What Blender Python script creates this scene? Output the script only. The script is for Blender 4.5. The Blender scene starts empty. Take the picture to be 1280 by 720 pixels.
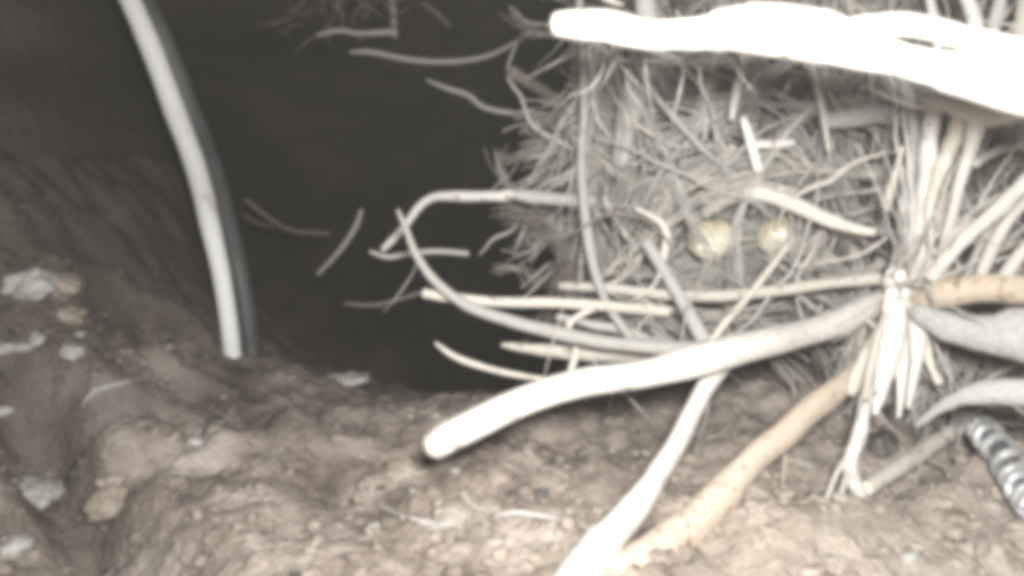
import bpy, bmesh, math, random
from mathutils import Vector, Matrix, noise

# ------------------------------------------------------------------ camera
SC = bpy.context.scene
COL = SC.collection
F = 834.0                                   # focal length in pixels of a 1280 wide frame
PITCH = math.radians(-12)
CAM = Vector((0, 0, 0.06))                  # metres: lens six centimetres above the mud
FWD = Vector((0, math.cos(PITCH), math.sin(PITCH)))
UP = Vector((0, -math.sin(PITCH), math.cos(PITCH)))
RIGHT = Vector((1, 0, 0))
cd = bpy.data.cameras.new('inspection_camera')
cam = bpy.data.objects.new('inspection_camera', cd)
COL.objects.link(cam)
cam.location = CAM
cam.rotation_euler = (math.radians(90) + PITCH, 0, 0)
cd.sensor_width = 36
cd.lens = F / 1280 * 36
cd.clip_start = 0.002
cd.clip_end = 50
cd.dof.use_dof = True
cd.dof.focus_distance = 0.14
cd.dof.aperture_fstop = 20
SC.camera = cam

# ------------------------------------------------------------------ world, lamp, exposure
W = bpy.data.worlds.new('World')
SC.world = W
W.use_nodes = True
W.node_tree.nodes['Background'].inputs[0].default_value = (0.02, 0.02, 0.02, 1)
W.node_tree.nodes['Background'].inputs[1].default_value = 0.05     # under ground: the pipe is closed
ld = bpy.data.lights.new('inspection_camera_lamp', 'AREA')          # the camera head's own LED ring
ld.shape = 'DISK'
ld.size = 0.014
ld.energy = 0.42
ld.color = (1.0, 0.985, 0.975)
lamp = bpy.data.objects.new('inspection_camera_lamp', ld)
COL.objects.link(lamp)
lamp.location = CAM + UP * 0.011 + RIGHT * 0.006 - FWD * 0.004
lamp.rotation_euler = (math.radians(90) + PITCH, 0, math.radians(-8))
SC.view_settings.view_transform = 'Standard'
SC.view_settings.look = 'None'
SC.view_settings.exposure = 0.0
SC.view_settings.gamma = 1.0
SC.render.engine = 'CYCLES'
SC.cycles.use_denoising = True
SC.cycles.max_bounces = 5
SC.cycles.diffuse_bounces = 3
SC.cycles.filter_width = 7.0               # a soft low-resolution inspection camera

rnd = random.Random(7)


def P(x, y, d):
    """the place seen at pixel (x, y) of the photograph, d metres along the view axis"""
    return CAM + d * (FWD + RIGHT * ((x - 640) / F) + UP * ((360 - y) / F))


def smooth(a, b, v):
    t = max(0.0, min(1.0, (v - a) / (b - a)))
    return t * t * (3 - 2 * t)


def N(v, s, seed=0.0):
    return noise.noise(Vector((v[0] / s + seed, v[1] / s - seed * 1.7, v[2] / s + seed * 0.3)))


# ------------------------------------------------------------------ materials
def mat(name, cols, rough=0.6, spec=0.4, scale=(120, 120, 120), uv=False, bump=0.3, bscale=400,
        coat=0.0, vary=0.12, dist=0.0008, speck=None):
    m = bpy.data.materials.new(name)
    m.use_nodes = True
    nt = m.node_tree
    L = nt.links.new
    b = nt.nodes['Principled BSDF']
    tc = nt.nodes.new('ShaderNodeTexCoord')
    mp = nt.nodes.new('ShaderNodeMapping')
    mp.inputs['Scale'].default_value = scale
    L(tc.outputs['UV' if uv else 'Object'], mp.inputs[0])
    n = nt.nodes.new('ShaderNodeTexNoise')
    n.inputs['Scale'].default_value = 1
    n.inputs['Detail'].default_value = 5
    n.inputs['Roughness'].default_value = 0.62
    L(mp.outputs[0], n.inputs['Vector'])
    r = nt.nodes.new('ShaderNodeValToRGB')
    e = r.color_ramp.elements
    k = len(cols)
    e[0].position, e[1].position = 0.30, 0.70
    e[0].color = (*cols[0], 1)
    e[1].color = (*cols[-1], 1)
    for i in range(1, k - 1):
        x = e.new(0.30 + 0.40 * i / (k - 1))
        x.color = (*cols[i], 1)
    L(n.outputs['Fac'], r.inputs[0])
    out = r.outputs[0]
    if speck:
        n3 = nt.nodes.new('ShaderNodeTexNoise')
        n3.inputs['Scale'].default_value = speck[0]
        n3.inputs['Detail'].default_value = 3
        L(tc.outputs['Object'], n3.inputs['Vector'])
        r3 = nt.nodes.new('ShaderNodeValToRGB')
        r3.color_ramp.elements[0].position = speck[1]
        r3.color_ramp.elements[1].position = speck[1] + 0.10
        L(n3.outputs['Fac'], r3.inputs[0])
        mx = nt.nodes.new('ShaderNodeMix')
        mx.data_type = 'RGBA'
        L(r3.outputs[0], mx.inputs['Factor'])
        L(out, mx.inputs['A'])
        mx.inputs['B'].default_value = (*speck[2], 1)
        out = mx.outputs['Result']
    if vary:
        oi = nt.nodes.new('ShaderNodeObjectInfo')
        mr = nt.nodes.new('ShaderNodeMapRange')
        mr.inputs['To Min'].default_value = 1 - vary
        mr.inputs['To Max'].default_value = 1 + vary
        L(oi.outputs['Random'], mr.inputs['Value'])
        hs = nt.nodes.new('ShaderNodeHueSaturation')
        L(mr.outputs[0], hs.inputs['Value'])
        L(out, hs.inputs['Color'])
        out = hs.outputs[0]
    L(out, b.inputs['Base Color'])
    b.inputs['Roughness'].default_value = rough
    b.inputs['Specular IOR Level'].default_value = spec
    b.inputs['Coat Weight'].default_value = coat
    b.inputs['Coat Roughness'].default_value = 0.12
    n2 = nt.nodes.new('ShaderNodeTexNoise')
    n2.inputs['Scale'].default_value = bscale
    n2.inputs['Detail'].default_value = 4
    L((mp.outputs[0] if uv else tc.outputs['Object']), n2.inputs['Vector'])
    if uv:
        n2.inputs['Scale'].default_value = 2.2
    bp = nt.nodes.new('ShaderNodeBump')
    bp.inputs['Strength'].default_value = bump
    bp.inputs['Distance'].default_value = dist
    L(n2.outputs['Fac'], bp.inputs['Height'])
    L(bp.outputs[0], b.inputs['Normal'])
    return m


RS = (7, 60, 1)                             # along the root the grain is long, round it short
M = {
    'white': mat('white_root', [(.48, .45, .38), (.66, .635, .58), (.78, .76, .72)], .5, .4, RS, True, .5, speck=(420, .63, (.27, .22, .165))),
    'cream': mat('cream_root', [(.42, .38, .31), (.56, .525, .45), (.66, .635, .57)], .5, .4, RS, True, .45, speck=(420, .62, (.22, .18, .135))),
    'grey': mat('grey_root', [(.25, .24, .21), (.37, .355, .32), (.48, .465, .43)], .55, .4, RS, True, .35),
    'tan': mat('tan_root', [(.43, .335, .24), (.56, .47, .375), (.65, .595, .52)], .5, .4, RS, True, .5, speck=(380, .60, (.24, .17, .11))),
    'brown': mat('brown_root', [(.09, .075, .06), (.16, .14, .115), (.22, .20, .17)], .6, .4, RS, True, .4),
    'bark': mat('flaking_grey_root', [(.25, .24, .215), (.40, .39, .36), (.50, .49, .46)], .6, .4, (22, 34, 1), True, .6),
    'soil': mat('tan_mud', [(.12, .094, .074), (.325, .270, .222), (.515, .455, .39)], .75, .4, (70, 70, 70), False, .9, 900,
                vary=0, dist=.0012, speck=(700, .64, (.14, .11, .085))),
    'core': mat('fibrous_soil', [(.11, .10, .08), (.22, .205, .17), (.33, .315, .275)], .8, .3, (160, 160, 60), False, .9, 600, vary=0, dist=.002),
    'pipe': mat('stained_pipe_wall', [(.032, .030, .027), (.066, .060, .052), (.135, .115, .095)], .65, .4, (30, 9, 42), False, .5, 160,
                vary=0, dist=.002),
    'stone': mat('pale_stone', [(.22, .205, .18), (.38, .365, .335), (.52, .505, .475)], .55, .4, (150, 150, 150), False, .5, 900),
    'crumb': mat('mud_crumb', [(.20, .165, .125), (.32, .27, .215), (.42, .37, .305)], .7, .4, (180, 180, 180), False, .7, 900, vary=.25),
    'darkstone': mat('dark_stone', [(.05, .045, .04), (.10, .09, .08), (.16, .145, .13)], .55, .5, (150, 150, 150), False, .6, 900),
    'plastic': mat('white_plastic', [(.74, .74, .71), (.81, .81, .79), (.84, .84, .82)], .6, .3, (60, 60, 60), False, .2, 300, vary=0, speck=(160, .66, (.42, .38, .32))),
    'rubber': mat('grey_rubber', [(.05, .052, .052), (.075, .077, .076), (.10, .10, .098)], .55, .4, (60, 60, 60), False, .3, 300, vary=0),
    'bulb': mat('wet_cream_nodule', [(.36, .29, .17), (.50, .45, .34), (.62, .58, .49)], .24, .6, (90, 90, 90), False, .6, 260, coat=.5),
    'steel': mat('dull_steel', [(.22, .22, .215), (.45, .455, .455), (.62, .625, .63)], .34, .6, (260, 260, 260), False, .5, 700, coat=.3),
}
M['steel'].node_tree.nodes['Principled BSDF'].inputs['Metallic'].default_value = 0.15


def soil_tint(axis, a, b, col, most, seed):
    """blend another tone into the soil colour across a ragged line"""
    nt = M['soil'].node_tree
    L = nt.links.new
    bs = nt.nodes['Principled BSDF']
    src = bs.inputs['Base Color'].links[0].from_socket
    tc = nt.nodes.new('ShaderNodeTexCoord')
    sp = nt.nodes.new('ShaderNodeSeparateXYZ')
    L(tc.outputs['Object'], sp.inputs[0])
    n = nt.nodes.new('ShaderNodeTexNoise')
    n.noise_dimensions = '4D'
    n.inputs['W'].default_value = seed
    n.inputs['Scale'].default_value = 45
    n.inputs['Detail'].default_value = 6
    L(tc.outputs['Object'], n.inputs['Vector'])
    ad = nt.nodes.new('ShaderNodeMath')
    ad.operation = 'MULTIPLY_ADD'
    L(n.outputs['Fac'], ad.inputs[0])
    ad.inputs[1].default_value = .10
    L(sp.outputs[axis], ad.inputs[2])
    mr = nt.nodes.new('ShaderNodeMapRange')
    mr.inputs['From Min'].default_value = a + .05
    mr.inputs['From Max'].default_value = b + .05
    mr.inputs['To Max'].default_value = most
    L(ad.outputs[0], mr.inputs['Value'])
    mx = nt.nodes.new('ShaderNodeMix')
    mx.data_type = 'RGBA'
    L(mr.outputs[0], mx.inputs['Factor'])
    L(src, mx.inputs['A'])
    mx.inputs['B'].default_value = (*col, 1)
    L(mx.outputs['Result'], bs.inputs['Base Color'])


soil_tint('Y', .110, .195, (.075, .063, .052), .92, 1.0)      # lamp falloff painted in: soil colour darkens further in
soil_tint('X', -.052, -.105, (.085, .074, .060), .82, 4.0)    # shade of the left bank painted into the soil colour
soil_tint('X', .015, .075, (.50, .44, .37), .55, 7.0)         # paler towards the right
wm = bpy.data.materials.new('water')
wm.use_nodes = True
wb = wm.node_tree.nodes['Principled BSDF']
wb.inputs['Base Color'].default_value = (.9, .93, .95, 1)
wb.inputs['Roughness'].default_value = 0.03
wb.inputs['IOR'].default_value = 1.33
wb.inputs['Transmission Weight'].default_value = 0.85
wn = wm.node_tree.nodes.new('ShaderNodeTexNoise')
wn.inputs['Scale'].default_value = 300
wp = wm.node_tree.nodes.new('ShaderNodeBump')
wp.inputs['Strength'].default_value = .15
wp.inputs['Distance'].default_value = .0004
wm.node_tree.links.new(wn.outputs['Fac'], wp.inputs['Height'])
wm.node_tree.links.new(wp.outputs[0], wb.inputs['Normal'])
M['water'] = wm


# ------------------------------------------------------------------ object helpers
def link(name, verts, faces, m, parent=None, uvs=None, kind=None, label=None, cat=None, group=None, smoothed=True, loc=None):
    me = bpy.data.meshes.new(name)
    if loc is not None:
        verts = [Vector(v) - loc for v in verts]
    me.from_pydata([tuple(v) for v in verts], [], faces)
    if uvs:
        ul = me.uv_layers.new(name='UVMap')
        li = [0] * len(me.loops)
        me.loops.foreach_get('vertex_index', li)
        flat = []
        for i in li:
            flat.extend(uvs[i])
        ul.data.foreach_set('uv', flat)
    me.polygons.foreach_set('use_smooth', [smoothed] * len(me.polygons))
    me.materials.append(m)
    o = bpy.data.objects.new(name, me)
    COL.objects.link(o)
    if loc is not None:
        o.location = loc
    if parent:
        o.parent = parent
        o.matrix_parent_inverse = Matrix.Translation(parent.location).inverted()
    tag(o, label, cat, group, kind)
    return o


def tag(o, label=None, cat=None, group=None, kind=None):
    for k, v in (('label', label), ('category', cat), ('group', group), ('kind', kind)):
        if v:
            o[k] = v


def empty(name, loc, label, cat, group=None):
    o = bpy.data.objects.new(name, None)
    o.empty_display_size = 0.01
    COL.objects.link(o)
    o.location = loc
    tag(o, label, cat, group)
    return o


def catmull(pts, step):
    """resample rows (Vector, radius) along a Catmull-Rom curve"""
    p = [pts[0]] + list(pts) + [pts[-1]]
    out = []
    for i in range(1, len(p) - 2):
        a, b, c, d = p[i - 1], p[i], p[i + 1], p[i + 2]
        n = max(2, int((c[0] - b[0]).length / step))
        for k in range(n):
            t = k / n
            t2, t3 = t * t, t * t * t
            v = 0.5 * ((2 * b[0]) + (c[0] - a[0]) * t + (2 * a[0] - 5 * b[0] + 4 * c[0] - d[0]) * t2 + (3 * b[0] - a[0] - 3 * c[0] + d[0]) * t3)
            s = t2 * (3 - 2 * t)
            out.append((v, b[1] + (c[1] - b[1]) * s))
    out.append((pts[-1][0].copy(), pts[-1][1]))
    return out


def tube(path, sides=8, wob=0.12, seed=0.0, flat=1.0, V=None, Fc=None, U=None):
    """a lumpy root along path; rounded ends; appends to the lists when given"""
    V = [] if V is None else V
    Fc = [] if Fc is None else Fc
    U = [] if U is None else U
    n = len(path)
    t0 = (path[1][0] - path[0][0]).normalized()
    ref = Vector((0, 0, 1)) if abs(t0.z) < 0.8 else Vector((1, 0, 0))
    nrm = t0.cross(ref).normalized()
    base = len(V)
    along = 0.0
    rows = []
    tend = (path[-1][0] - path[-2][0]).normalized()
    r0, r1 = path[0][1], path[-1][1]
    seq = [(path[0][0] - t0 * r0 * .35, r0 * .6, 0)] + [(q[0], q[1], i) for i, q in enumerate(path)] + [(path[-1][0] + tend * r1 * .35, r1 * .6, n - 1)]
    prev = None
    for (c, r, i) in seq:
        a = path[max(0, i - 1)][0]
        b = path[min(n - 1, i + 1)][0]
        t = (b - a).normalized() if (b - a).length > 1e-9 else t0
        nrm = (nrm - t * nrm.dot(t))
        nrm = nrm.normalized() if nrm.length > 1e-6 else t.orthogonal().normalized()
        bi = t.cross(nrm)
        if prev is not None:
            along += (c - prev).length
        prev = c
        row = []
        for k in range(sides + 1):
            an = 2 * math.pi * (k % sides) / sides
            dr = nrm * math.cos(an) + bi * math.sin(an) * flat
            rr = r
            if wob:
                q = c + dr * r
                rr = r * (1 + wob * N(q, r * 2.2 + .0008, seed) + wob * .9 * N(c, r * 6 + .002, seed + 3))
            row.append(len(V))
            V.append(c + dr * rr)
            U.append((along * 60, k / sides))
        rows.append(row)
    for a, b in zip(rows, rows[1:]):
        for k in range(sides):
            Fc.append((a[k], a[k + 1], b[k + 1], b[k]))
    Fc.append(tuple(reversed(rows[0][:sides])))
    Fc.append(tuple(rows[-1][:sides]))
    return V, Fc, U


def px_path(pts, d, step=None):
    """pts: (x, y, r) pixels or (x, y, r, depth); d: (d0, d1) metres"""
    L = [0.0]
    for a, b in zip(pts, pts[1:]):
        L.append(L[-1] + math.hypot(b[0] - a[0], b[1] - a[1]))
    out = []
    for q, l in zip(pts, L):
        dd = q[3] if len(q) > 3 else d[0] + (d[1] - d[0]) * l / max(L[-1], 1e-6)
        out.append((P(q[0], q[1], dd), q[2] * dd / F))
    if step is None:
        step = max(.0012, min(.005, max(q[1] for q in out) * 0.9))
    return catmull(out, step)


def wiggle(path, amp, scale, seed):
    out = []
    for c, r in path:
        o = Vector((N(c, scale, seed), N(c, scale, seed + 11), N(c, scale, seed + 23)))
        out.append((c + o * amp, r))
    return out


def wander(start, direc, length, r0, r1, curl, rg, seg=9, droop=0.0, axis=None):
    """a random curved strand"""
    d = direc.normalized()
    ax = Vector((rg.uniform(-1, 1), rg.uniform(-1, 1), rg.uniform(-1, 1))).normalized()
    if axis is not None:                     # bend mostly across the pipe, not along it
        ax = (axis + ax * .25).normalized()
    c = start.copy()
    out = [(c.copy(), r0)]
    for i in range(1, seg + 1):
        d = (Matrix.Rotation(rg.gauss(curl, abs(curl) * .8 + .06) , 3, ax) @ d)
        d.z -= droop
        d.normalize()
        c = c + d * length / seg
        out.append((c.copy(), (r0 + (r1 - r0) * i / seg) * (min(1, .3 + 1.6 * min(i, seg - i) / seg))))
    out[0] = (out[0][0], r0 * .4)
    return out


# ------------------------------------------------------------------ the setting: mud and pipe
PR, PX, PZ = 0.155, 0.022, 0.10             # bore radius and centre of the drain


def flat(x, y):
    """where the line of sight of a pixel meets level ground"""
    d = FWD + RIGHT * ((x - 640) / F) + UP * ((360 - y) / F)
    k = -CAM.z / d.z
    return (d.x * k, d.y * k)


def seg_dist(p, line):
    best = 9
    for a, b in zip(line, line[1:]):
        ax, ay = b[0] - a[0], b[1] - a[1]
        t = max(0, min(1, ((p[0] - a[0]) * ax + (p[1] - a[1]) * ay) / (ax * ax + ay * ay + 1e-12)))
        best = min(best, math.hypot(p[0] - a[0] - ax * t, p[1] - a[1] - ay * t))
    return best


FEAT = [  # (pixel line, height, width): channels, clods and ledges of the mud
    ([(-60, 540), (40, 590), (110, 650), (170, 700), (200, 760)], -.015, .0068),
    ([(98, 514), (150, 488), (210, 472), (250, 470)], .0060, .0035),
    ([(120, 545), (170, 520), (240, 500)], .0040, .008),
    ([(10, 640), (80, 655), (110, 690)], .0020, .006),
    ([(-10, 680), (40, 672)], -.0065, .0075),
    ([(300, 560), (360, 545), (420, 560)], .0035, .006),
    ([(330, 545), (400, 600), (470, 640)], -.0025, .004),
    ([(1000, 690), (1100, 640), (1200, 600), (1300, 575)], .0045, .007),
    ([(1090, 620), (1180, 585), (1260, 555)], -.0060, .006),
    ([(700, 560), (800, 545), (860, 520)], -.003, .008),
    ([(20, 470), (60, 450), (110, 430)], .0045, .006),
    ([(0, 520), (70, 500)], .004, .006),
    ([(700, 700), (900, 690)], .002, .012),
]
FEAT = [([flat(*q) for q in l], h, w) for l, h, w in FEAT]


def ground(x, y):
    v = (x, y, 0)
    edge = y + .012 * N(v, .05, 41) + .006 * N(v, .016, 43)
    out = smooth(.140, .290, edge + .75 * min(0, x + .03) - .45 * max(0, x - .02))        # the mud bank ends, the bare bore goes on
    z = .020 * smooth(-.050, -.125, x) + .034 * smooth(-.085, -.122, x) + .026 * smooth(.12, .17, x) - .062 * out
    if y < .35:
        z += .0028 * N(v, .030, 2) + .0015 * N(v, .012, 5) + .0012 * N(v, .0055, 9)
        z += .0012 * abs(N(v, .0030, 13))
        ridg = 1 - abs(N(v, .020, 21)) * 2
        z += .0014 * ridg * smooth(.0, .8, ridg)
        bank = smooth(-.03, -.08, x)
        z += bank * (.0034 * N(v, .017, 31) + .0030 * N(v, .007, 33))
        z += .0016 * max(0, N(v, .0042, 51)) + .0011 * abs(N(v, .0024, 53)) - .0014 * max(0, N(v, .009, 57) - .15)
        for line, h, w in FEAT:
            dd = seg_dist((x, y), line)
            if dd < 3 * w:
                z += h * math.exp(-(dd / w) ** 2)
    else:
        z += .0050 * N(v, .030, 2) + .0030 * N(v, .012, 5)
    return z


def axis_vals(rows):
    out = []
    for a, b, s in rows:
        k = int(round((b - a) / s))
        out += [a + (b - a) * i / k for i in range(k)]
    out.append(rows[-1][1])
    return out


xs = axis_vals([(-.140, .11, .00095), (.11, .186, .0022)])
ys = axis_vals([(-.30, .05, .01), (.05, .19, .00095), (.19, .30, .0014), (.30, .75, .008)])
gv = [(x, y, ground(x, y)) for y in ys for x in xs]
nx = len(xs)
gf = [(j * nx + i, j * nx + i + 1, (j + 1) * nx + i + 1, (j + 1) * nx + i) for j in range(len(ys) - 1) for i in range(nx - 1)]
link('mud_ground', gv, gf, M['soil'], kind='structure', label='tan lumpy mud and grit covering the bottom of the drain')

# the drain: a straight bore that bends away to the right far ahead, closed behind the camera
SIDES = 72
path = [(-.30 + .012 * i, 0.0) for i in range(68)]
cen = []
for y, _ in path:
    if y < .30:
        cen.append((Vector((PX, y, PZ)), Vector((0, 1, 0))))
RB = .22
for i in range(1, 40):
    a = math.radians(100) * i / 39
    cen.append((Vector((PX + RB * (1 - math.cos(a)), .30 + RB * math.sin(a), PZ)), Vector((math.sin(a), math.cos(a), 0))))
pv, pf = [], []
for c, t in cen:
    side = Vector((t.y, -t.x, 0))
    for k in range(SIDES):
        an = 2 * math.pi * k / SIDES
        dr = side * math.cos(an) + Vector((0, 0, 1)) * math.sin(an)
        q = c + dr * PR
        rr = PR * (1 + .010 * N(q, .05, 4) + .004 * N(q, .012, 8))
        pv.append(c + dr * rr)
for j in range(len(cen) - 1):
    for k in range(SIDES):
        k2 = (k + 1) % SIDES
        pf.append((j * SIDES + k, (j + 1) * SIDES + k, (j + 1) * SIDES + k2, j * SIDES + k2))
pf.append(tuple(range(SIDES)))
pf.append(tuple((len(cen) - 1) * SIDES + k for k in reversed(range(SIDES))))
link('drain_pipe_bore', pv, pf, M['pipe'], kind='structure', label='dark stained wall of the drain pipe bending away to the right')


def ray_ground(x, y):
    d = FWD + RIGHT * ((x - 640) / F) + UP * ((360 - y) / F)
    k = .05
    while k < .6:
        q = CAM + d * k
        if q.z <= ground(q.x, q.y):
            return q
        k += .001
    return CAM + d * .3


def wall(x, y, inset=.004):
    d = FWD + RIGHT * ((x - 640) / F) + UP * ((360 - y) / F)
    ox, oz = -PX, CAM.z - PZ
    r = PR - inset
    A = d.x ** 2 + d.z ** 2
    B = 2 * (ox * d.x + oz * d.z)
    C = ox * ox + oz * oz - r * r
    k = (-B + math.sqrt(max(0, B * B - 4 * A * C))) / (2 * A)
    return CAM + d * k, k


# ------------------------------------------------------------------ white strip on the left wall
strip_px = [(128, -70, 13), (163, 0, 14.5), (190, 62, 15), (218, 137, 15), (240, 195, 14.5), (254, 242, 14.5), (260, 270, 14), (276, 340, 12.5), (285, 395, 12), (291, 445, 12)]
root = empty('seal_strip', wall(260, 270)[0], 'smooth white strip curving down the dark left wall of the pipe', 'seal strip')
a, b = [], []
foot = (ray_ground(291, 446) - CAM).dot(FWD)
for x, y, r in strip_px:
    q, k = wall(x, y, .036)
    t = smooth(100, 446, y)
    k = k * (1 - t) + foot * t
    a.append((P(x, y, k), r * .9 * k / F))
    b.append((P(x + 19 + (max(0, y) / 340) * 4, y, k + .006), 12 * (k + .006) / F))
for row in (a, b):                          # both run down into the mud
    q, r = row[-1]
    row.append((Vector((q.x, q.y, min(q.z - .012, ground(q.x, q.y) - .004))), r))
V_, F_, U_ = tube(catmull(a, .003), 20, .03, 1, 1)
link('white_band', V_, F_, M['plastic'], root, U_)
V_, F_, U_ = tube(catmull(b, .003), 12, .06, 2, 1)
link('rubber_lip', V_, F_, M['rubber'], root, U_)

# ------------------------------------------------------------------ single roots, traced one by one
GROUP = 'roots growing into the drain pipe'
ROOTS = []
BACK = {'upright_root': 1.10, 'spray_root': 1.04, 'knot_root': 1.12, 'flaking_root': .97, 'hanging_root': 1.08, 'arched_root': 1.08, 'sweeping_root': 1.06, 'leaning_root': 1.06, 'slanting_root': 1.07, 'short_root': 1.09, 'broad_root': 1.01}


def root_thing(name, label, m, d, pts, wob=.14, sprouts=0, sides=None, wig=.0006, cat='root', flatk=1.0, tip=None):
    seed = len(ROOTS) * 3.1 + 1
    k = BACK.get(name, 1.0)
    d = (d[0] * k, d[1] * k)
    p = px_path(pts, d)
    if wig:
        p = wiggle(p, wig, .02, seed)
    rmax = max(q[1] for q in p)
    if sides is None:
        sides = 18 if rmax > .0015 else (12 if rmax > .0007 else 8)
    loc = p[0][0].copy()
    V_, F_, U_ = tube(p, sides, wob, seed, flatk)
    o = link(name, V_, F_, M[m], None, U_, None, label, cat, GROUP, True, loc)
    ROOTS.append((o, p))
    rg = random.Random(int(seed * 100))
    for _ in range(0 if m == 'white' and rmax > .0012 else sprouts):
        i = rg.randrange(2, len(p) - 2)
        c, r = p[i]
        t = (p[i + 1][0] - p[i - 1][0]).normalized()
        side = t.orthogonal().normalized()
        side = Matrix.Rotation(rg.uniform(0, 6.28), 3, t) @ side
        side.y = -abs(side.y) * .4
        w = wander(c + side * r * .7, side + t * rg.uniform(-.6, .9), rg.uniform(.006, .02), min(r * .3, .00035), .0001, rg.uniform(-.25, .25), rg, 6)
        v, f, u = tube(catmull(w, .0018), 6, .1, seed)
        link('rootlet', v, f, M[m], o, u, loc=c.copy())
    if tip:
        c, r = p[0] if tip[0] == 0 else p[-1]
        t = (p[0][0] - p[1][0]).normalized() if tip[0] == 0 else (p[-1][0] - p[-2][0]).normalized()
        v, f, u = tube([(c - t * r * .2, r * 1.03), (c + t * r * .25, r * 1.0), (c + t * r * .5, r * .8)], 14, .12, seed + 5)
        link('cut_end', v, f, M[tip[1]], o, u)
    return o


R = root_thing
# the big ones in front
R('thick_root', 'thick bright white root stretching across the top right, blunt tip at its left end', 'white', (.082, .062),
  [(694, 30, 14), (712, 29, 18), (760, 32, 20), (805, 44, 17.5), (850, 45, 19), (885, 42, 22), (915, 37, 27), (960, 37, 31), (1030, 46, 31), (1085, 61, 24), (1130, 74, 19), (1170, 84, 20), (1210, 93, 26), (1330, 114, 40)], .10, 5, 20)
R('thick_root', 'white root lying just above the thick top root, running out at the right edge', 'white', (.072, .064),
  [(1040, 40, 12), (1075, 34, 15), (1115, 30, 14), (1155, 34, 13), (1205, 46, 13), (1260, 64, 18), (1340, 88, 24)], .12, 2, 18)
R('curved_root', 'thick white curved root reaching low across the mud with a blunt cut end', 'white', (.098, .126),
  [(545, 555, 18, .097), (562, 544, 19, .097), (600, 525, 18.5, .098), (650, 502, 18, .099), (720, 480, 18, .101), (800, 468, 17.5, .104), (880, 448, 21, .107), (940, 432, 19, .112), (1000, 418, 16, .119), (1060, 398, 17, .124), (1120, 366, 14, .126)], .08, 4, 20, .0003, tip=(0, 'cream'))
R('forked_root', 'pale root forking down from the white curved root to the bottom edge', 'white', (.116, .084),
  [(905, 452, 13), (878, 492, 11), (852, 540, 11), (822, 590, 13), (782, 645, 17), (735, 705, 24), (700, 760, 28)], .15, 3, 18, .0012, 'root', 1.3)
R('tan_root', 'orange tan root slanting from the knot down to the bottom of the photo', 'tan', (.128, .090),
  [(1105, 420, 10), (1075, 462, 13), (1040, 492, 14), (990, 538, 15), (945, 580, 16), (895, 632, 19), (840, 675, 21), (770, 725, 24)], .14, 3, 18, .0012, 'root', 1.3)
R('tan_root', 'broad beige root coming in from the right edge to the knot', 'tan', (.088, .114),
  [(1340, 356, 21), (1285, 362, 20), (1235, 360, 19), (1185, 366, 19), (1150, 378, 14)], .14, 2, 18)
R('flaking_root', 'broad grey white flaking root under the beige root at the right edge', 'bark', (.092, .112),
  [(1340, 422, 26), (1285, 418, 24), (1240, 414, 19), (1200, 408, 14), (1165, 396, 11), (1140, 382, 6)], .22, 3, 18, .0014, 'root', 1.5)
R('flaking_root', 'flat grey root along the right edge above the ridged coil', 'bark', (.092, .105),
  [(1340, 496, 12), (1280, 492, 12), (1230, 492, 10), (1195, 498, 7), (1165, 512, 4), (1140, 530, 2)], .22, 2, 16, .0014, 'root', 1.4)
# the upright bundle and the sprays round the knot
R('upright_root', 'grey white upright root at the left side of the bundle above the knot', 'bark', (.088, .108), [(1128, 70, 4.7), (1140, 120, 6.2), (1141, 180, 7.0), (1134, 260, 7.8), (1130, 350, 9.4)], .24, 3, None, .0016, 'root', 1.35)
R('upright_root', 'broad white upright root in the middle of the bundle above the knot', 'white', (.084, .106), [(1185, 90, 7.0), (1166, 140, 8.6), (1155, 200, 10.1), (1147, 270, 9.4), (1142, 350, 9.4)], .24, 3, None, .0016, 'root', 1.35)
R('upright_root', 'pinkish cream upright root at the right of the bundle above the knot', 'cream', (.080, .104), [(1212, 110, 12.5), (1192, 165, 11.7), (1176, 215, 8.6), (1163, 280, 6.2), (1152, 350, 6.2)], .24, 2, None, .0016, 'root', 1.35)
R('upright_root', 'white root slanting down right of the narrow dark gap to the knot', 'white', (.072, .104), [(1250, 100, 14.0), (1224, 150, 10.9), (1206, 205, 7.0), (1192, 265, 6.2), (1176, 320, 6.2), (1160, 368, 6.2)], .10, 2)
R('spray_root', 'short pointed cream root left of the upright bundle', 'cream', (.098, .108), [(1127, 186, 2), (1121, 215, 4), (1114, 240, 6), (1110, 262, 5)], .15, 0)
R('spray_root', 'long white root slanting from the right edge into the knot', 'white', (.076, .104), [(1330, 190, 9), (1280, 228, 9), (1235, 270, 9), (1200, 305, 8), (1165, 348, 8)], .10, 2)
R('spray_root', 'white root below the long slanting root at the right edge', 'white', (.080, .102), [(1320, 220, 5), (1275, 262, 6), (1250, 295, 7), (1232, 335, 7), (1222, 362, 5)], .10, 1)
R('spray_root', 'pale root fanning steeply at the right edge over the beige root', 'white', (.082, .098), [(1330, 262, 6), (1290, 300, 7), (1262, 335, 8), (1248, 362, 6)], .10, 0)
R('spray_root', 'grey root between the two white slanting roots at right', 'grey', (.09, .106), [(1300, 225, 4), (1255, 268, 5), (1228, 305, 5), (1205, 350, 5)], .14, 1)
R('spray_root', 'white root from under the top root curving to the right edge', 'white', (.086, .074), [(1150, 118, 8), (1195, 128, 16), (1240, 138, 20), (1285, 126, 18), (1340, 110, 16)], .1, 0)
R('spray_root', 'grey white root lying level right of the dark gap', 'grey', (.094, .098), [(1215, 205, 5), (1250, 186, 6), (1290, 178, 6), (1330, 172, 6)], .14, 0)
R('knot_root', 'white root dropping straight below the knot, widest of the fan', 'white', (.104, .104), [(1130, 340, 15), (1124, 390, 12), (1114, 430, 9), (1100, 468, 7), (1084, 512, 6), (1072, 548, 5)], .24, 3, None, .0016, 'root', 1.35)
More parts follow.
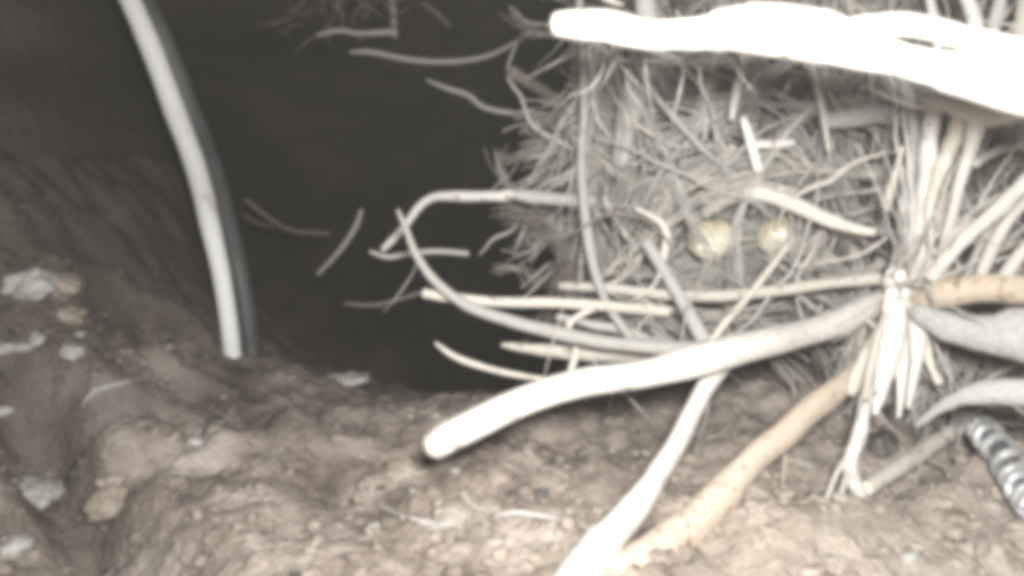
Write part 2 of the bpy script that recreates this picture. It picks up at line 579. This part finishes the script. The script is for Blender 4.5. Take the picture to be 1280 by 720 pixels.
R('knot_root', 'white root in the middle of the fan below the knot', 'white', (.103, .103), [(1138, 375, 10), (1137, 420, 10), (1130, 455, 7), (1122, 490, 4), (1114, 522, 2)], .24, 2, None, .0016, 'root', 1.35)
R('knot_root', 'white root of the fan ending between the middle one and the beaded one', 'white', (.1005, .100), [(1142, 385, 7), (1148, 425, 8), (1146, 465, 5), (1138, 512, 2.5)], .24, 0, None, .0012, 'root', 1.3)
R('knot_root', 'grey white flat root of the fan just left of the middle one', 'white', (.102, .100), [(1128, 378, 8), (1120, 425, 10), (1110, 470, 7), (1096, 520, 3)], .24, 0, None, .0012, 'root', 1.5)
R('knot_root', 'narrow cream root of the fan lying nearest to the tan root', 'cream', (.104, .101), [(1116, 385, 6), (1100, 430, 6), (1088, 478, 4), (1082, 525, 2)], .24, 0, None, .0012, 'root', 1.3)
R('knot_root', 'thin white root at the right of the fan with a beaded tip', 'cream', (.102, .100), [(1145, 395, 6), (1155, 432, 7), (1163, 462, 4), (1172, 478, 6)], .2, 0)
R('knot_root', 'pinkish root at the left of the fan below the knot', 'cream', (.108, .106), [(1112, 395, 6), (1092, 430, 8), (1076, 462, 9), (1068, 490, 6)], .24, 1, None, .0016, 'root', 1.35)
R('hanging_root', 'white root splitting on the mud beneath the fan', 'white', (.104, .1015), [(1084, 505, 5), (1074, 545, 9), (1062, 578, 9), (1068, 606, 9), (1078, 620, 7)], .18, 4)
R('hanging_root', 'thin pale root hanging to the mud left of the split root', 'cream', (.104, .101), [(1072, 545, 3), (1046, 590, 3.5), (1034, 625, 3)], .14, 1)
R('hanging_root', 'thin pale root hanging below the split root', 'cream', (.102, .098), [(1062, 580, 3), (1050, 625, 4), (1046, 668, 3)], .14, 0)
R('straight_root', 'straight grey root stick lying on the mud at lower right', 'cream', (.128, .110), [(1204, 530, 9), (1160, 560, 10), (1120, 587, 10), (1082, 612, 9)], .08, 1, 14, .0003, tip=(0, 'cream'))
R('straight_root', 'short bright cream stub on the mud left of the straight stick', 'cream', (.110, .105), [(1024, 636, 8), (1000, 645, 9), (974, 657, 9)], .12, 0, 12, .0002, tip=(1, 'white'))
# roots reaching left over the dark
R('straw_root', 'straw coloured straight root with cut ends reaching left over the dark', 'cream', (.125, .130), [(531, 366, 6), (560, 371, 6.5), (620, 377, 6.5), (700, 379, 7), (770, 383, 7), (836, 389, 7)], .06, 1, 12, .0003, tip=(0, 'white'))
R('bowed_root', 'long bowed root crossing the straw root at its left end', 'grey', (.122, .118), [(498, 262, 2.5), (508, 285, 4), (520, 318, 5), (545, 354, 6), (585, 384, 7), (640, 403, 8), (700, 417, 9), (770, 430, 9), (850, 436, 9), (930, 436, 8)], .08, 3, 12)
R('pointed_root', 'pointed grey beige root tapering left above the white curved root', 'cream', (.128, .132), [(628, 432, 2.5), (655, 436, 6), (700, 440, 9), (760, 441, 12), (830, 440, 12), (900, 432, 12)], .12, 2, 12)
R('thin_root', 'thin wavy root under the pointed root, curving down to the white root', 'cream', (.116, .112), [(546, 426, 2), (565, 440, 4), (590, 452, 4.5), (630, 464, 4), (680, 472, 3.5), (735, 474, 3)], .14, 1)
R('elbow_root', 'elbow shaped root with a bright white level stretch over the dark', 'white', (.135, .150), [(640, 243, 7), (615, 245, 7.5), (580, 245, 6.5), (545, 246, 6), (525, 258, 5), (505, 284, 5), (478, 312, 4)], .16, 1, 12, .0003)
R('elbow_root', 'dull tan root continuing right from the white elbow into the tangle', 'grey', (.136, .142), [(636, 243, 7), (665, 244, 9), (700, 247, 9), (740, 250, 8)], .18, 1)
R('hooked_root', 'thin hooked root at the lower end of the elbow root', 'grey', (.150, .150), [(462, 314, 2.5), (485, 321, 3.5), (515, 316, 3.5), (550, 314, 3.5), (584, 316, 3.5)], .1, 0)
R('thin_root', 'thin dim upright root left of the elbow root', 'grey', (.20, .21), [(452, 262, 2.5), (444, 285, 3.5), (426, 312, 3.5), (398, 342, 3)], .1, 0)
R('thin_root', 'thin sagging pale root in the dark near the top', 'grey', (.22, .23), [(438, 65, 2), (465, 65, 3.5), (510, 73, 3.5), (555, 76, 3.5), (605, 70, 3), (640, 55, 2.5), (665, 40, 2)], .08, 0)
R('thin_root', 'S shaped thin root joining the tangle under the sagging one', 'grey', (.20, .19), [(535, 100, 2), (560, 110, 3.2), (585, 118, 3.5), (605, 134, 3.5), (640, 142, 3.2), (695, 142, 3)], .08, 0)
R('stub_root', 'short thick dull brown stub slanting into the tangle', 'brown', (.155, .165), [(640, 88, 8), (662, 102, 8), (690, 120, 8), (715, 138, 7)], .2, 0)
R('stub_root', 'short dim root sticking out left of the tangle above the elbow', 'brown', (.17, .165), [(632, 204, 4), (655, 195, 5), (690, 186, 5)], .2, 0)
R('thin_root', 'thin dim root running left from the tip of the straw root', 'brown', (.150, .145), [(430, 378, 2), (470, 380, 2.5), (505, 372, 2.5), (532, 364, 2.5)], .1, 0)
R('hanging_root', 'short upright root hanging from the top edge over the dark', 'grey', (.21, .21), [(488, -20, 4), (491, 10, 4), (493, 46, 4.5)], .12, 0)
R('thin_root', 'level root meeting the short upright root near the top edge', 'grey', (.215, .21), [(398, 44, 2.5), (425, 38, 3.5), (450, 42, 3.5), (490, 41, 3.5)], .12, 0)
R('thin_root', 'faint curved root on the dark wall right of the white strip', 'brown', (.24, .25), [(308, 250, 3), (335, 272, 3), (362, 287, 3), (410, 292, 3)], .1, 0)
R('thin_root', 'shorter faint root under the curved one right of the white strip', 'brown', (.24, .25), [(304, 268, 2.5), (318, 278, 3), (340, 284, 2.5)], .1, 0)
R('thin_root', 'faint slanting root near the top in the dark left of the thick root', 'brown', (.24, .24), [(528, 2, 2.5), (545, 15, 3), (562, 32, 2.5)], .1, 0)
# roots standing out against the tangle
R('leaning_root', 'pale leaning root with a cut top standing before the dark hollow', 'bark', (.122, .116), [(811, 303, 8), (832, 338, 8.5), (855, 378, 9), (880, 424, 10)], .12, 2, 12, tip=(0, 'grey'))
R('leaning_root', 'thin root leaning the other way beside the pale leaning root', 'cream', (.122, .116), [(985, 305, 4), (960, 338, 4.5), (935, 370, 4.5), (910, 398, 5), (888, 426, 5)], .1, 1)
R('arched_root', 'arched beige root over the two wet nodules ending at a droplet', 'cream', (.128, .112), [(880, 268, 5), (905, 248, 8), (940, 240, 10), (985, 252, 10), (1030, 272, 9), (1065, 285, 7), (1095, 291, 5)], .12, 2, 14)
R('arched_root', 'stubby beige root with blunt left end above the arched root', 'cream', (.132, .126), [(842, 219, 6), (870, 226, 8), (910, 232, 9), (950, 232, 8), (990, 240, 6)], .16, 1, 12)
R('sweeping_root', 'long beige root sweeping level across below the wet nodules', 'cream', (.128, .116), [(700, 358, 5), (760, 360, 6.5), (830, 369, 7.5), (900, 371, 7.5), (970, 364, 7), (1040, 352, 7), (1100, 345, 8)], .1, 2, 12)
R('hanging_root', 'long grey root hanging down the left side of the tangle', 'grey', (.128, .120), [(722, -20, 5), (728, 60, 5), (730, 130, 6), (727, 200, 6), (733, 270, 7), (742, 330, 7), (760, 380, 6), (795, 428, 6)], .14, 2)
R('hanging_root', 'thin hooked root looping down through the straw root', 'cream', (.120, .116), [(760, 380, 4), (735, 388, 4.5), (712, 402, 4.5), (712, 418, 4.5), (720, 436, 4.5), (710, 468, 4.5)], .12, 0)
R('short_root', 'short bright white upright root in the middle of the tangle', 'white', (.118, .118), [(928, 146, 5), (935, 172, 6), (946, 212, 6)], .14, 0)
R('short_root', 'short bright white level root touching the upright white one', 'white', (.118, .118), [(940, 181, 5), (962, 180, 6), (990, 177, 5)], .14, 0)
R('slanting_root', 'grey beige root slanting up across the upper tangle', 'cream', (.135, .128), [(805, 196, 4), (845, 175, 6), (885, 152, 6), (925, 128, 5), (955, 112, 4)], .14, 1)
R('slanting_root', 'pale root hanging from the thick root behind the short white one', 'white', (.112, .118), [(932, 62, 6), (928, 90, 6), (920, 120, 6), (915, 150, 4)], .14, 0)
R('slanting_root', 'thin pale root dropping from the thick root right of the middle', 'cream', (.11, .12), [(1012, 80, 4), (1022, 110, 4), (1030, 145, 4), (1035, 190, 3)], .14, 0)
R('broad_root', 'broad grey flat root behind the upper left of the tangle', 'grey', (.142, .138), [(812, 60, 16), (796, 110, 18), (782, 160, 16), (776, 205, 10)], .2, 2)
R('broad_root', 'broad pale flat root left of the short white pair', 'cream', (.142, .140), [(902, 158, 3), (912, 184, 10), (924, 208, 15), (944, 230, 14), (968, 250, 9), (998, 268, 3)], .25, 0, None, .001, 'root', .5)
R('broad_root', 'grey bent root running level in the upper right tangle', 'bark', (.125, .118), [(1030, 152, 9), (1070, 146, 13), (1105, 142, 12), (1135, 150, 9)], .2, 0)

# strands standing up behind the thick root at the top edge
for lab, mm, pts in [
    ('white upright strand above the thick root, right of its middle', 'white', [(1172, 60, 6), (1166, 20, 5), (1160, -25, 5)]),
    ('broad white strand rising to the top edge near the right corner', 'white', [(1228, 60, 9), (1212, 15, 9), (1195, -30, 8)]),
    ('white strand leaning right to the top edge at the right corner', 'white', [(1236, 60, 7), (1246, 15, 7), (1258, -30, 7)]),
    ('pinkish strand at the very right of the top edge', 'cream', [(1272, 70, 12), (1280, 20, 12), (1290, -30, 12)]),
    ('grey upright strand above the thick root over the left tangle', 'grey', [(812, 45, 12), (808, 10, 13), (806, -30, 12)]),
]:
    R('upper_strand', lab, mm, (.10, .105), pts, .14, 1)

# ------------------------------------------------------------------ the knot where the roots meet
kn = empty('root_knot', P(1135, 360, .134), 'lumpy white knot where the roots at right come together', 'root knot', GROUP)


def blob(c, r, seed, amp=.25, sub=4, sc=1.0, sq=None):
    bm = bmesh.new()
    bmesh.ops.create_icosphere(bm, subdivisions=sub, radius=1)
    out = []
    for v in bm.verts:
        d = v.co.normalized()
        if sq:
            d = Vector([math.copysign(abs(k) ** sq, k) for k in d])
        q = Vector((d.x * r[0], d.y * r[1], d.z * r[2]))
        mean = (r[0] + r[1] + r[2]) / 3
        q *= 1 + amp * N(q, mean * .9 * sc, seed) + amp * .5 * N(q, mean * .35 * sc, seed + 7)
        out.append(c + q)
    fs = [tuple(v.index for v in f.verts) for f in bm.faces]
    bm.free()
    return out, fs


for i, (x, y, rx, ry, dd) in enumerate([(1132, 352, 20, 30, .126), (1150, 378, 20, 22, .124), (1122, 395, 14, 26, .125), (1170, 388, 15, 16, .120)]):
    v, f = blob(P(x, y, dd), (rx * dd / F, rx * dd / F, ry * dd / F), 5 + i * 3, .35)
    link('burl', v, f, M['bark'] if i % 2 == 0 else M['white'], kn)

# ------------------------------------------------------------------ the tangle behind
tg = empty('root_tangle', P(930, 380, .15), 'dense grey beige mass of matted fine roots filling the right of the pipe', 'root mass')
cv, cf = [], []
for i, (x, y, dd, rx, rz, ry) in enumerate([(900, 110, .190, .036, .056, .020), (1000, 270, .190, .046, .030, .022), (1180, 120, .188, .050, .056, .022), (1270, 330, .174, .040, .028, .02), (800, 290, .192, .020, .022, .016)]):
    v, f = blob(P(x, y, dd), (rx, ry, rz), 40 + i * 7, .35, 5, .6, .75)
    k = len(cv)
    cv += v
    cf += [tuple(a + k for a in q) for q in f]
o = link('soil_core', cv, cf, M['core'], tg)

ZONES = [  # x0, x1, y0, y1, angle, spread, length px, radius px, depth, materials, weight
    (728, 806, -30, 300, 89, 11, (110, 280), (1.6, 4.8), (.136, .176), ['grey', 'grey', 'cream', 'bark', 'brown'], 24),
    (815, 1120, 60, 330, None, 0, (110, 330), (1.6, 5.5), (.126, .166), ['grey', 'grey', 'cream', 'cream', 'bark', 'brown'], 52),
    (735, 1290, -40, 25, 80, 40, (40, 130), (1.8, 5), (.115, .165), ['grey', 'cream', 'grey', 'bark'], 14),
    (760, 1080, 320, 430, 8, 16, (70, 220), (1.5, 4.5), (.130, .165), ['grey', 'cream', 'grey', 'brown'], 15),
    (1170, 1300, 130, 340, -48, 18, (60, 200), (1.8, 5), (.118, .160), ['grey', 'white', 'cream', 'brown'], 13),
    (1075, 1180, 400, 490, 100, 24, (40, 110), (1.5, 4.5), (.118, .134), ['white', 'cream', 'grey'], 9),
    (1170, 1300, 420, 540, 70, 60, (40, 120), (1.2, 3.5), (.115, .140), ['grey', 'brown', 'cream'], 9),
    (620, 720, 230, 350, 60, 50, (40, 110), (1.2, 3), (.145, .18), ['brown', 'grey'], 2),
    (1185, 1300, 50, 345, -52, 22, (80, 230), (1.3, 4), (.104, .135), ['white', 'white', 'cream'], 13),
    (1100, 1215, 80, 340, 96, 12, (80, 220), (1.5, 5), (.118, .145), ['white', 'cream', 'grey', 'bark'], 14),
    (705, 1190, 62, 112, 90, 28, (40, 130), (1.0, 2.6), (.088, .108), ['white', 'cream'], 8),
]
SPRAY = 35                                  # the last three zones are single roots only
rg = random.Random(23)
bag = []
for z in ZONES:
    bag += [z] * z[-1]


def strand(z, thin=False, back=0.0):
    x0, x1, y0, y1, ang, spr, ln, rr, dep, ms, _ = z
    x, y, dd = rg.uniform(x0, x1), rg.uniform(y0, y1), rg.uniform(*dep)
    dd += back
    if math.hypot(x - 930, (y - 290) * 1.3) < (100 if back else 62):
        dd = max(dd, .152)
    if ang is None:                          # a bird's nest round the wet nodules
        a = math.degrees(math.atan2(-(y - 275), x - 930)) + 90 + rg.gauss(0, 38)
        if rg.random() < .3:
            a = rg.uniform(0, 180)
    else:
        a = -ang + rg.gauss(0, spr)
    a = math.radians(a)
    v = RIGHT * math.cos(a) + UP * math.sin(a) + FWD * rg.gauss(0, .10)
    length = rg.uniform(*ln) * dd / F
    r = rg.uniform(rr[0], rr[1]) ** 1.0 * dd / F * (.30 if thin else 1)
    w = wander(P(x, y, dd) - v * length / 2, v, length, r, r * rg.uniform(.25, .8), rg.gauss(0, .15 if ang is None else .06), rg, 12, 0.0, FWD)
    return w, rg.choice(ms), r


def keep_above(w):
    return [(Vector((c.x, c.y, max(c.z, ground(c.x, c.y) + r * .6))), r) for c, r in w]


for i in range(250):
    w, mm, r = strand(rg.choice(bag))
    w = wiggle(catmull(keep_above(w), .0030), .0016, .010, i * 1.3)
    v, f, u = tube(w, 8, .20, i * .7, rg.choice((1, 1.5, 2.4)) if i % 3 == 0 else 1)
    link('root_strand', v, f, M[mm], tg, u, loc=w[0][0].copy())
for mm, locks in (('grey', 110), ('cream', 140), ('bark', 70), ('brown', 40)):
    v, f, u = [], [], []
    for i in range(locks):                   # matted locks: several fibres that keep together, then fray
        w, _, r = strand(rg.choice(bag[:-SPRAY]), False, .005)
        for k in range(9):
            o1 = Vector((rg.gauss(0, 1), rg.gauss(0, 1), rg.gauss(0, 1)))
            o2 = Vector((rg.gauss(0, 1), rg.gauss(0, 1), rg.gauss(0, 1)))
            m_ = len(w) - 1
            sp = rg.uniform(.0006, .0022)
            q = [(c + (o1 * (1 - j / m_) + o2 * (j / m_)) * sp * (.5 + 1.4 * abs(j / m_ - .4)), rg.uniform(.00009, .00021)) for j, (c, _) in enumerate(w)]
            tube(wiggle(catmull(keep_above(q), .005), .0007, .006, i + k * 3.3), 5, 0, 0, 1, v, f, u)
    link('root_fibres', v, f, M[mm], tg, u, kind='stuff')

# a ragged burst of thin roots out of the knot
for i in range(46):
    if i < 30:
        an = math.radians(rg.choice((rg.uniform(18, 62), rg.uniform(62, 100))))
        ln = rg.uniform(90, 300)
    else:
        an = math.radians(rg.uniform(238, 292))
        ln = rg.uniform(70, 190)
    d0 = rg.uniform(.112, .122)
    row = []
    x0, y0, bend = 1138 + rg.gauss(0, 13), 352 + rg.gauss(0, 18), rg.gauss(0, .22)
    r = rg.uniform(1.2, 3.2)
    for k in range(7):
        t = k / 6
        row.append((x0 + ln * t * math.cos(an + bend * t), y0 - ln * t * math.sin(an + bend * t), r * (1.1 - .75 * t), d0 - (.020 * t if i < 30 else -.002 * t)))
    w = wiggle(keep_above(px_path(row, (0, 0), .003)), .0007, .008, i * 2.3 + 200)
    v, f, u = tube(w, 7, .16, i * .9)
    link('root_strand', v, f, M[rg.choice(('white', 'white', 'cream', 'grey'))], tg, u, loc=w[0][0].copy())

# the faint fuzz of fine roots on the far wall, top left of the dark
v, f, u = [], [], []
for i in range(46):
    x, y = rg.uniform(345, 492), rg.uniform(-25, 46)
    q = P(x, y, .215)
    a = rg.uniform(0, 6.28)
    w = wander(q, RIGHT * math.cos(a) + UP * math.sin(a) + FWD * rg.gauss(0, .3), rg.uniform(.004, .014), .0005, .0002, rg.gauss(0, .5), rg, 6)
    tube(catmull(w, .002), 5, 0, 0, 1, v, f, u)
link('fine_root_fuzz', v, f, M['brown'], None, u, kind='stuff', label='faint patch of fine curly roots hanging at the top edge over the dark')

# ------------------------------------------------------------------ wet nodules and droplets
for x, y, dd, rx, rz, s, lab in [
    (893, 300, .140, 33, 26, 3, 'larger glossy cream nodule with a bright wet highlight inside the root tangle'),
    (972, 296, .142, 24, 28, 9, 'smaller yellowish wet nodule right of the larger one in the tangle')]:
    c = P(x, y, dd)
    v, f = blob(c, (rx * dd / F, .0035, rz * dd / F), s, .24, 4)
    link('wet_nodule', v, f, M['bulb'], None, None, None, lab, 'root nodule', 'wet nodules in the tangle', True, c)
for x, y, dd, r, lab in [
    (1104, 287, .123, 8, 'bright water droplet at the end of the arched beige root'),
    (1092, 290, .124, 5, 'tiny water droplet touching the brighter one by the arched root'),
    (1120, 332, .117, 8, 'water droplet on the upper side of the white knot'),
    (1166, 392, .114, 8, 'water droplet on the right lump of the white knot'),
    (1172, 476, .114, 6, 'water droplet on the beaded tip of the fan')]:
    c = P(x, y, dd)
    v, f = blob(c, (r * dd / F, r * dd / F, r * 1.25 * dd / F), r + x, .06, 3)
    link('water_droplet', v, f, M['water'], None, None, None, lab, 'droplet', 'water droplets on the roots', True, c)

# ------------------------------------------------------------------ ridged coil at the right edge
cp = []
for x, y, r in [(1203, 510, 11), (1222, 530, 13), (1246, 558, 15), (1268, 592, 16.5), (1300, 640, 18)]:
    q = ray_ground(x, y + r * .6)
    d = min((q - CAM).dot(FWD) - .006, .126 - .00013 * (y - 510))
    cp.append((P(x, y, d), r * d / .1))
cp = catmull(cp, .0006)
co = empty('ridged_coil', cp[0][0], 'grey ridged coil with shiny glints at the right edge above the mud', 'coil')
hv = []
tot = len(cp)
turns = 9
for i in range(260):
    t = i / 259 * (tot - 2)
    k = int(t)
    c = cp[k][0].lerp(cp[k + 1][0], t - k)
    rad = (cp[k][1] + (cp[k + 1][1] - cp[k][1]) * (t - k)) * .1 / F
    tt = (cp[min(tot - 1, k + 4)][0] - cp[max(0, k - 4)][0]).normalized()
    e1 = tt.cross(Vector((0, 0, 1))).normalized()
    e2 = tt.cross(e1)
    a = turns * 2 * math.pi * (i / 259 + .012 * math.sin(i * .11) + .006 * math.sin(i * .23))
    hv.append((c + (e1 * math.cos(a) + e2 * math.sin(a)) * rad, .00085))
v, f, u = tube(hv, 8, .12, 5)
link('coil_wire', v, f, M['steel'], co, u)
v, f, u = tube([(q[0], q[1] * .1 / F * .72) for q in cp[::3]], 12, .15, 6)
link('inner_core', v, f, M['rubber'], co, u)

# ------------------------------------------------------------------ stones, clods and scraps on the mud
def lump(name, lab, cat, x, y, r, m, seed, squash=.6, wide=1.2, group=None):
    q = ray_ground(x, y)
    d = (q - CAM).dot(FWD)
    rr = r * d / F
    c = Vector((q.x, q.y, ground(q.x, q.y) + rr * squash * .35))
    v, f = blob(c, (rr * wide, rr, rr * squash), seed, .55, 4)
    return link(name, v, f, M[m], None, None, None, lab, cat, group, True, c)


for i, (lab, x, y, r, m, sq, wd) in enumerate([
    ('pale bluish white stone lying by the dark groove at lower left', 36, 622, 30, 'stone', .55, 1.25),
    ('small pale stone with a dark pit in the bottom left corner', 22, 692, 17, 'stone', .7, 1.0),
    ('tan rounded clod beside the dark groove at the bottom left', 138, 640, 24, 'crumb', .8, .95),
    ('pale crusty clod high on the left bank', 42, 362, 26, 'stone', .7, 1.2),
    ('grey clod below the crusty one on the left bank', 78, 376, 20, 'crumb', .7, 1.1),
    ('small pale pebble on the left bank beneath the clods', 50, 428, 11, 'stone', .8, .9),
    ('flat pale chip at the far edge of the mud left of the middle', 436, 479, 19, 'stone', .4, 1.3),
    ('pale wedge of stone at the left edge of the bank', 8, 442, 16, 'stone', .5, 1.5),
    ('reddish tan clod on the left bank', 84, 400, 16, 'crumb', .7, 1.3),
    ('pale lump on the left bank behind the earthy ridge', 92, 450, 13, 'stone', .7, 1.0),
    ('pale pebble beside the tan clod, above the groove', 140, 606, 13, 'crumb', .6, 1.2),
    ('pale gritty lump on the mud left of the white cut end', 505, 592, 20, 'crumb', .6, 1.3),
    ('greenish white lump on the mud behind the straight stick', 1150, 530, 20, 'stone', .7, 1.2),
    ('dark pit stone between stick and fan at lower right', 1100, 560, 20, 'darkstone', .7, 1.0),
    ('small tan stone on the pale mud under the straight stick', 1190, 648, 13, 'crumb', .6, 1.2),
    ('tan pebble on the mud in the lower middle', 610, 640, 13, 'crumb', .6, 1.2),
    ('dark small stone on the sandy mud left of the middle', 232, 628, 9, 'darkstone', .7, 1.2),
]):
    lump('stone' if m != 'crumb' else 'mud_clod', lab, 'stone' if m != 'crumb' else 'clod', x, y, r, m, i * 5 + 2, sq, wd, 'stones and clods on the mud')

cv = {'crumb': ([], []), 'stone': ([], []), 'darkstone': ([], [])}
for i in range(2600):
    x, y = rg.uniform(-40, 1320), 470 + 300 * rg.random() ** .8
    if rg.random() < .2:
        x, y = rg.uniform(-40, 280), rg.uniform(330, 620)
    d = flat(x, min(760, max(y, 400)))
    q = (d[0], d[1])
    if y < 480:
        g = ray_ground(x, y)
        q = (g.x, g.y)
    r = .00025 + .0012 * rg.random() ** 4
    m = 'crumb' if rg.random() < .95 else rg.choice(['stone', 'darkstone'])
    v, f = blob(Vector((q[0], q[1], ground(*q) + r * .2)), (r * rg.uniform(.8, 1.5), r, r * rg.uniform(.5, .9)), i * 1.1, .8, 2 if r > .0005 else 1)
    V_, F_ = cv[m]
    k = len(V_)
    V_ += v
    F_ += [tuple(a + k for a in t) for t in f]
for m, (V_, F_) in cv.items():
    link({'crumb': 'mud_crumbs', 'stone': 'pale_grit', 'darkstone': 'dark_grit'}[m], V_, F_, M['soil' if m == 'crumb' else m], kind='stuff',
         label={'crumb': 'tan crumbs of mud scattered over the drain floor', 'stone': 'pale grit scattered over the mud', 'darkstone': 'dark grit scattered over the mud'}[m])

for lab, r, m, pts in [
    ('short pale root scrap on the mud in the lower middle', 4.5, 'cream', [(470, 632), (488, 645), (505, 652)]),
    ('pale root scrap pointing right, next to the short one', 4, 'white', [(512, 650), (535, 657), (566, 660)]),
    ('thin root scrap on the mud under the white cut end', 3.5, 'cream', [(575, 620), (600, 640), (650, 648)]),
    ('pale crooked scrap on the mud in the bottom middle', 4, 'white', [(615, 655), (640, 645), (700, 652)]),
    ('bluish white root scrap on the mud left of the stub', 4.5, 'grey', [(968, 566), (990, 578), (1016, 590)]),
    ('thin pale scrap on the sand right of the stub', 3.5, 'cream', [(1130, 594), (1150, 604), (1165, 613)]),  # 'sand' is the mud where the soil colour is paler
    ('bent pale scrap on the sand under the straight stick', 4, 'cream', [(1160, 586), (1174, 592), (1186, 598)]),  # 'sand' is the mud where the soil colour is paler
    ('thin upright brown scrap left of the fork on the mud', 3.5, 'brown', [(757, 512), (752, 530), (748, 552)]),
    ('pale twig across the earthy ridge on the left', 3.5, 'grey', [(104, 512), (120, 498), (150, 484), (178, 476)]),
]:
    row = []
    for x, y in pts:
        q = ray_ground(x, y)
        d = (q - CAM).dot(FWD)
        row.append((Vector((q.x, q.y, ground(q.x, q.y) + r * d / F * .7)), r * d / F))
    row[0] = (row[0][0], row[0][1] * .5)
    row[-1] = (row[-1][0], row[-1][1] * .5)
    v, f, u = tube(catmull(row, .0015), 8, .2, len(lab))
    link('root_scrap', v, f, M[m], None, u, None, lab, 'root scrap', 'root scraps on the mud', True, row[0][0].copy())

# ------------------------------------------------------------------ damp air in the pipe
v, f = [], []
lo, hi = (-.5, -.6, -1.1), (1.2, 1.2, .6)
for k in range(8):
    v.append(tuple((hi if k >> i & 1 else lo)[i] for i in range(3)))
f = [(0, 2, 3, 1), (4, 5, 7, 6), (0, 1, 5, 4), (2, 6, 7, 3), (0, 4, 6, 2), (1, 3, 7, 5)]
hm = bpy.data.materials.new('damp_air')
hm.use_nodes = True
hn = hm.node_tree
hn.nodes.remove(hn.nodes['Principled BSDF'])
pv_ = hn.nodes.new('ShaderNodeVolumePrincipled')
pv_.inputs['Color'].default_value = (.95, .91, .84, 1)
pv_.inputs['Density'].default_value = .060
hn.links.new(pv_.outputs[0], hn.nodes['Material Output'].inputs['Volume'])
link('haze', v, f, hm, kind='stuff', label='thin damp air filling the pipe', smoothed=False)
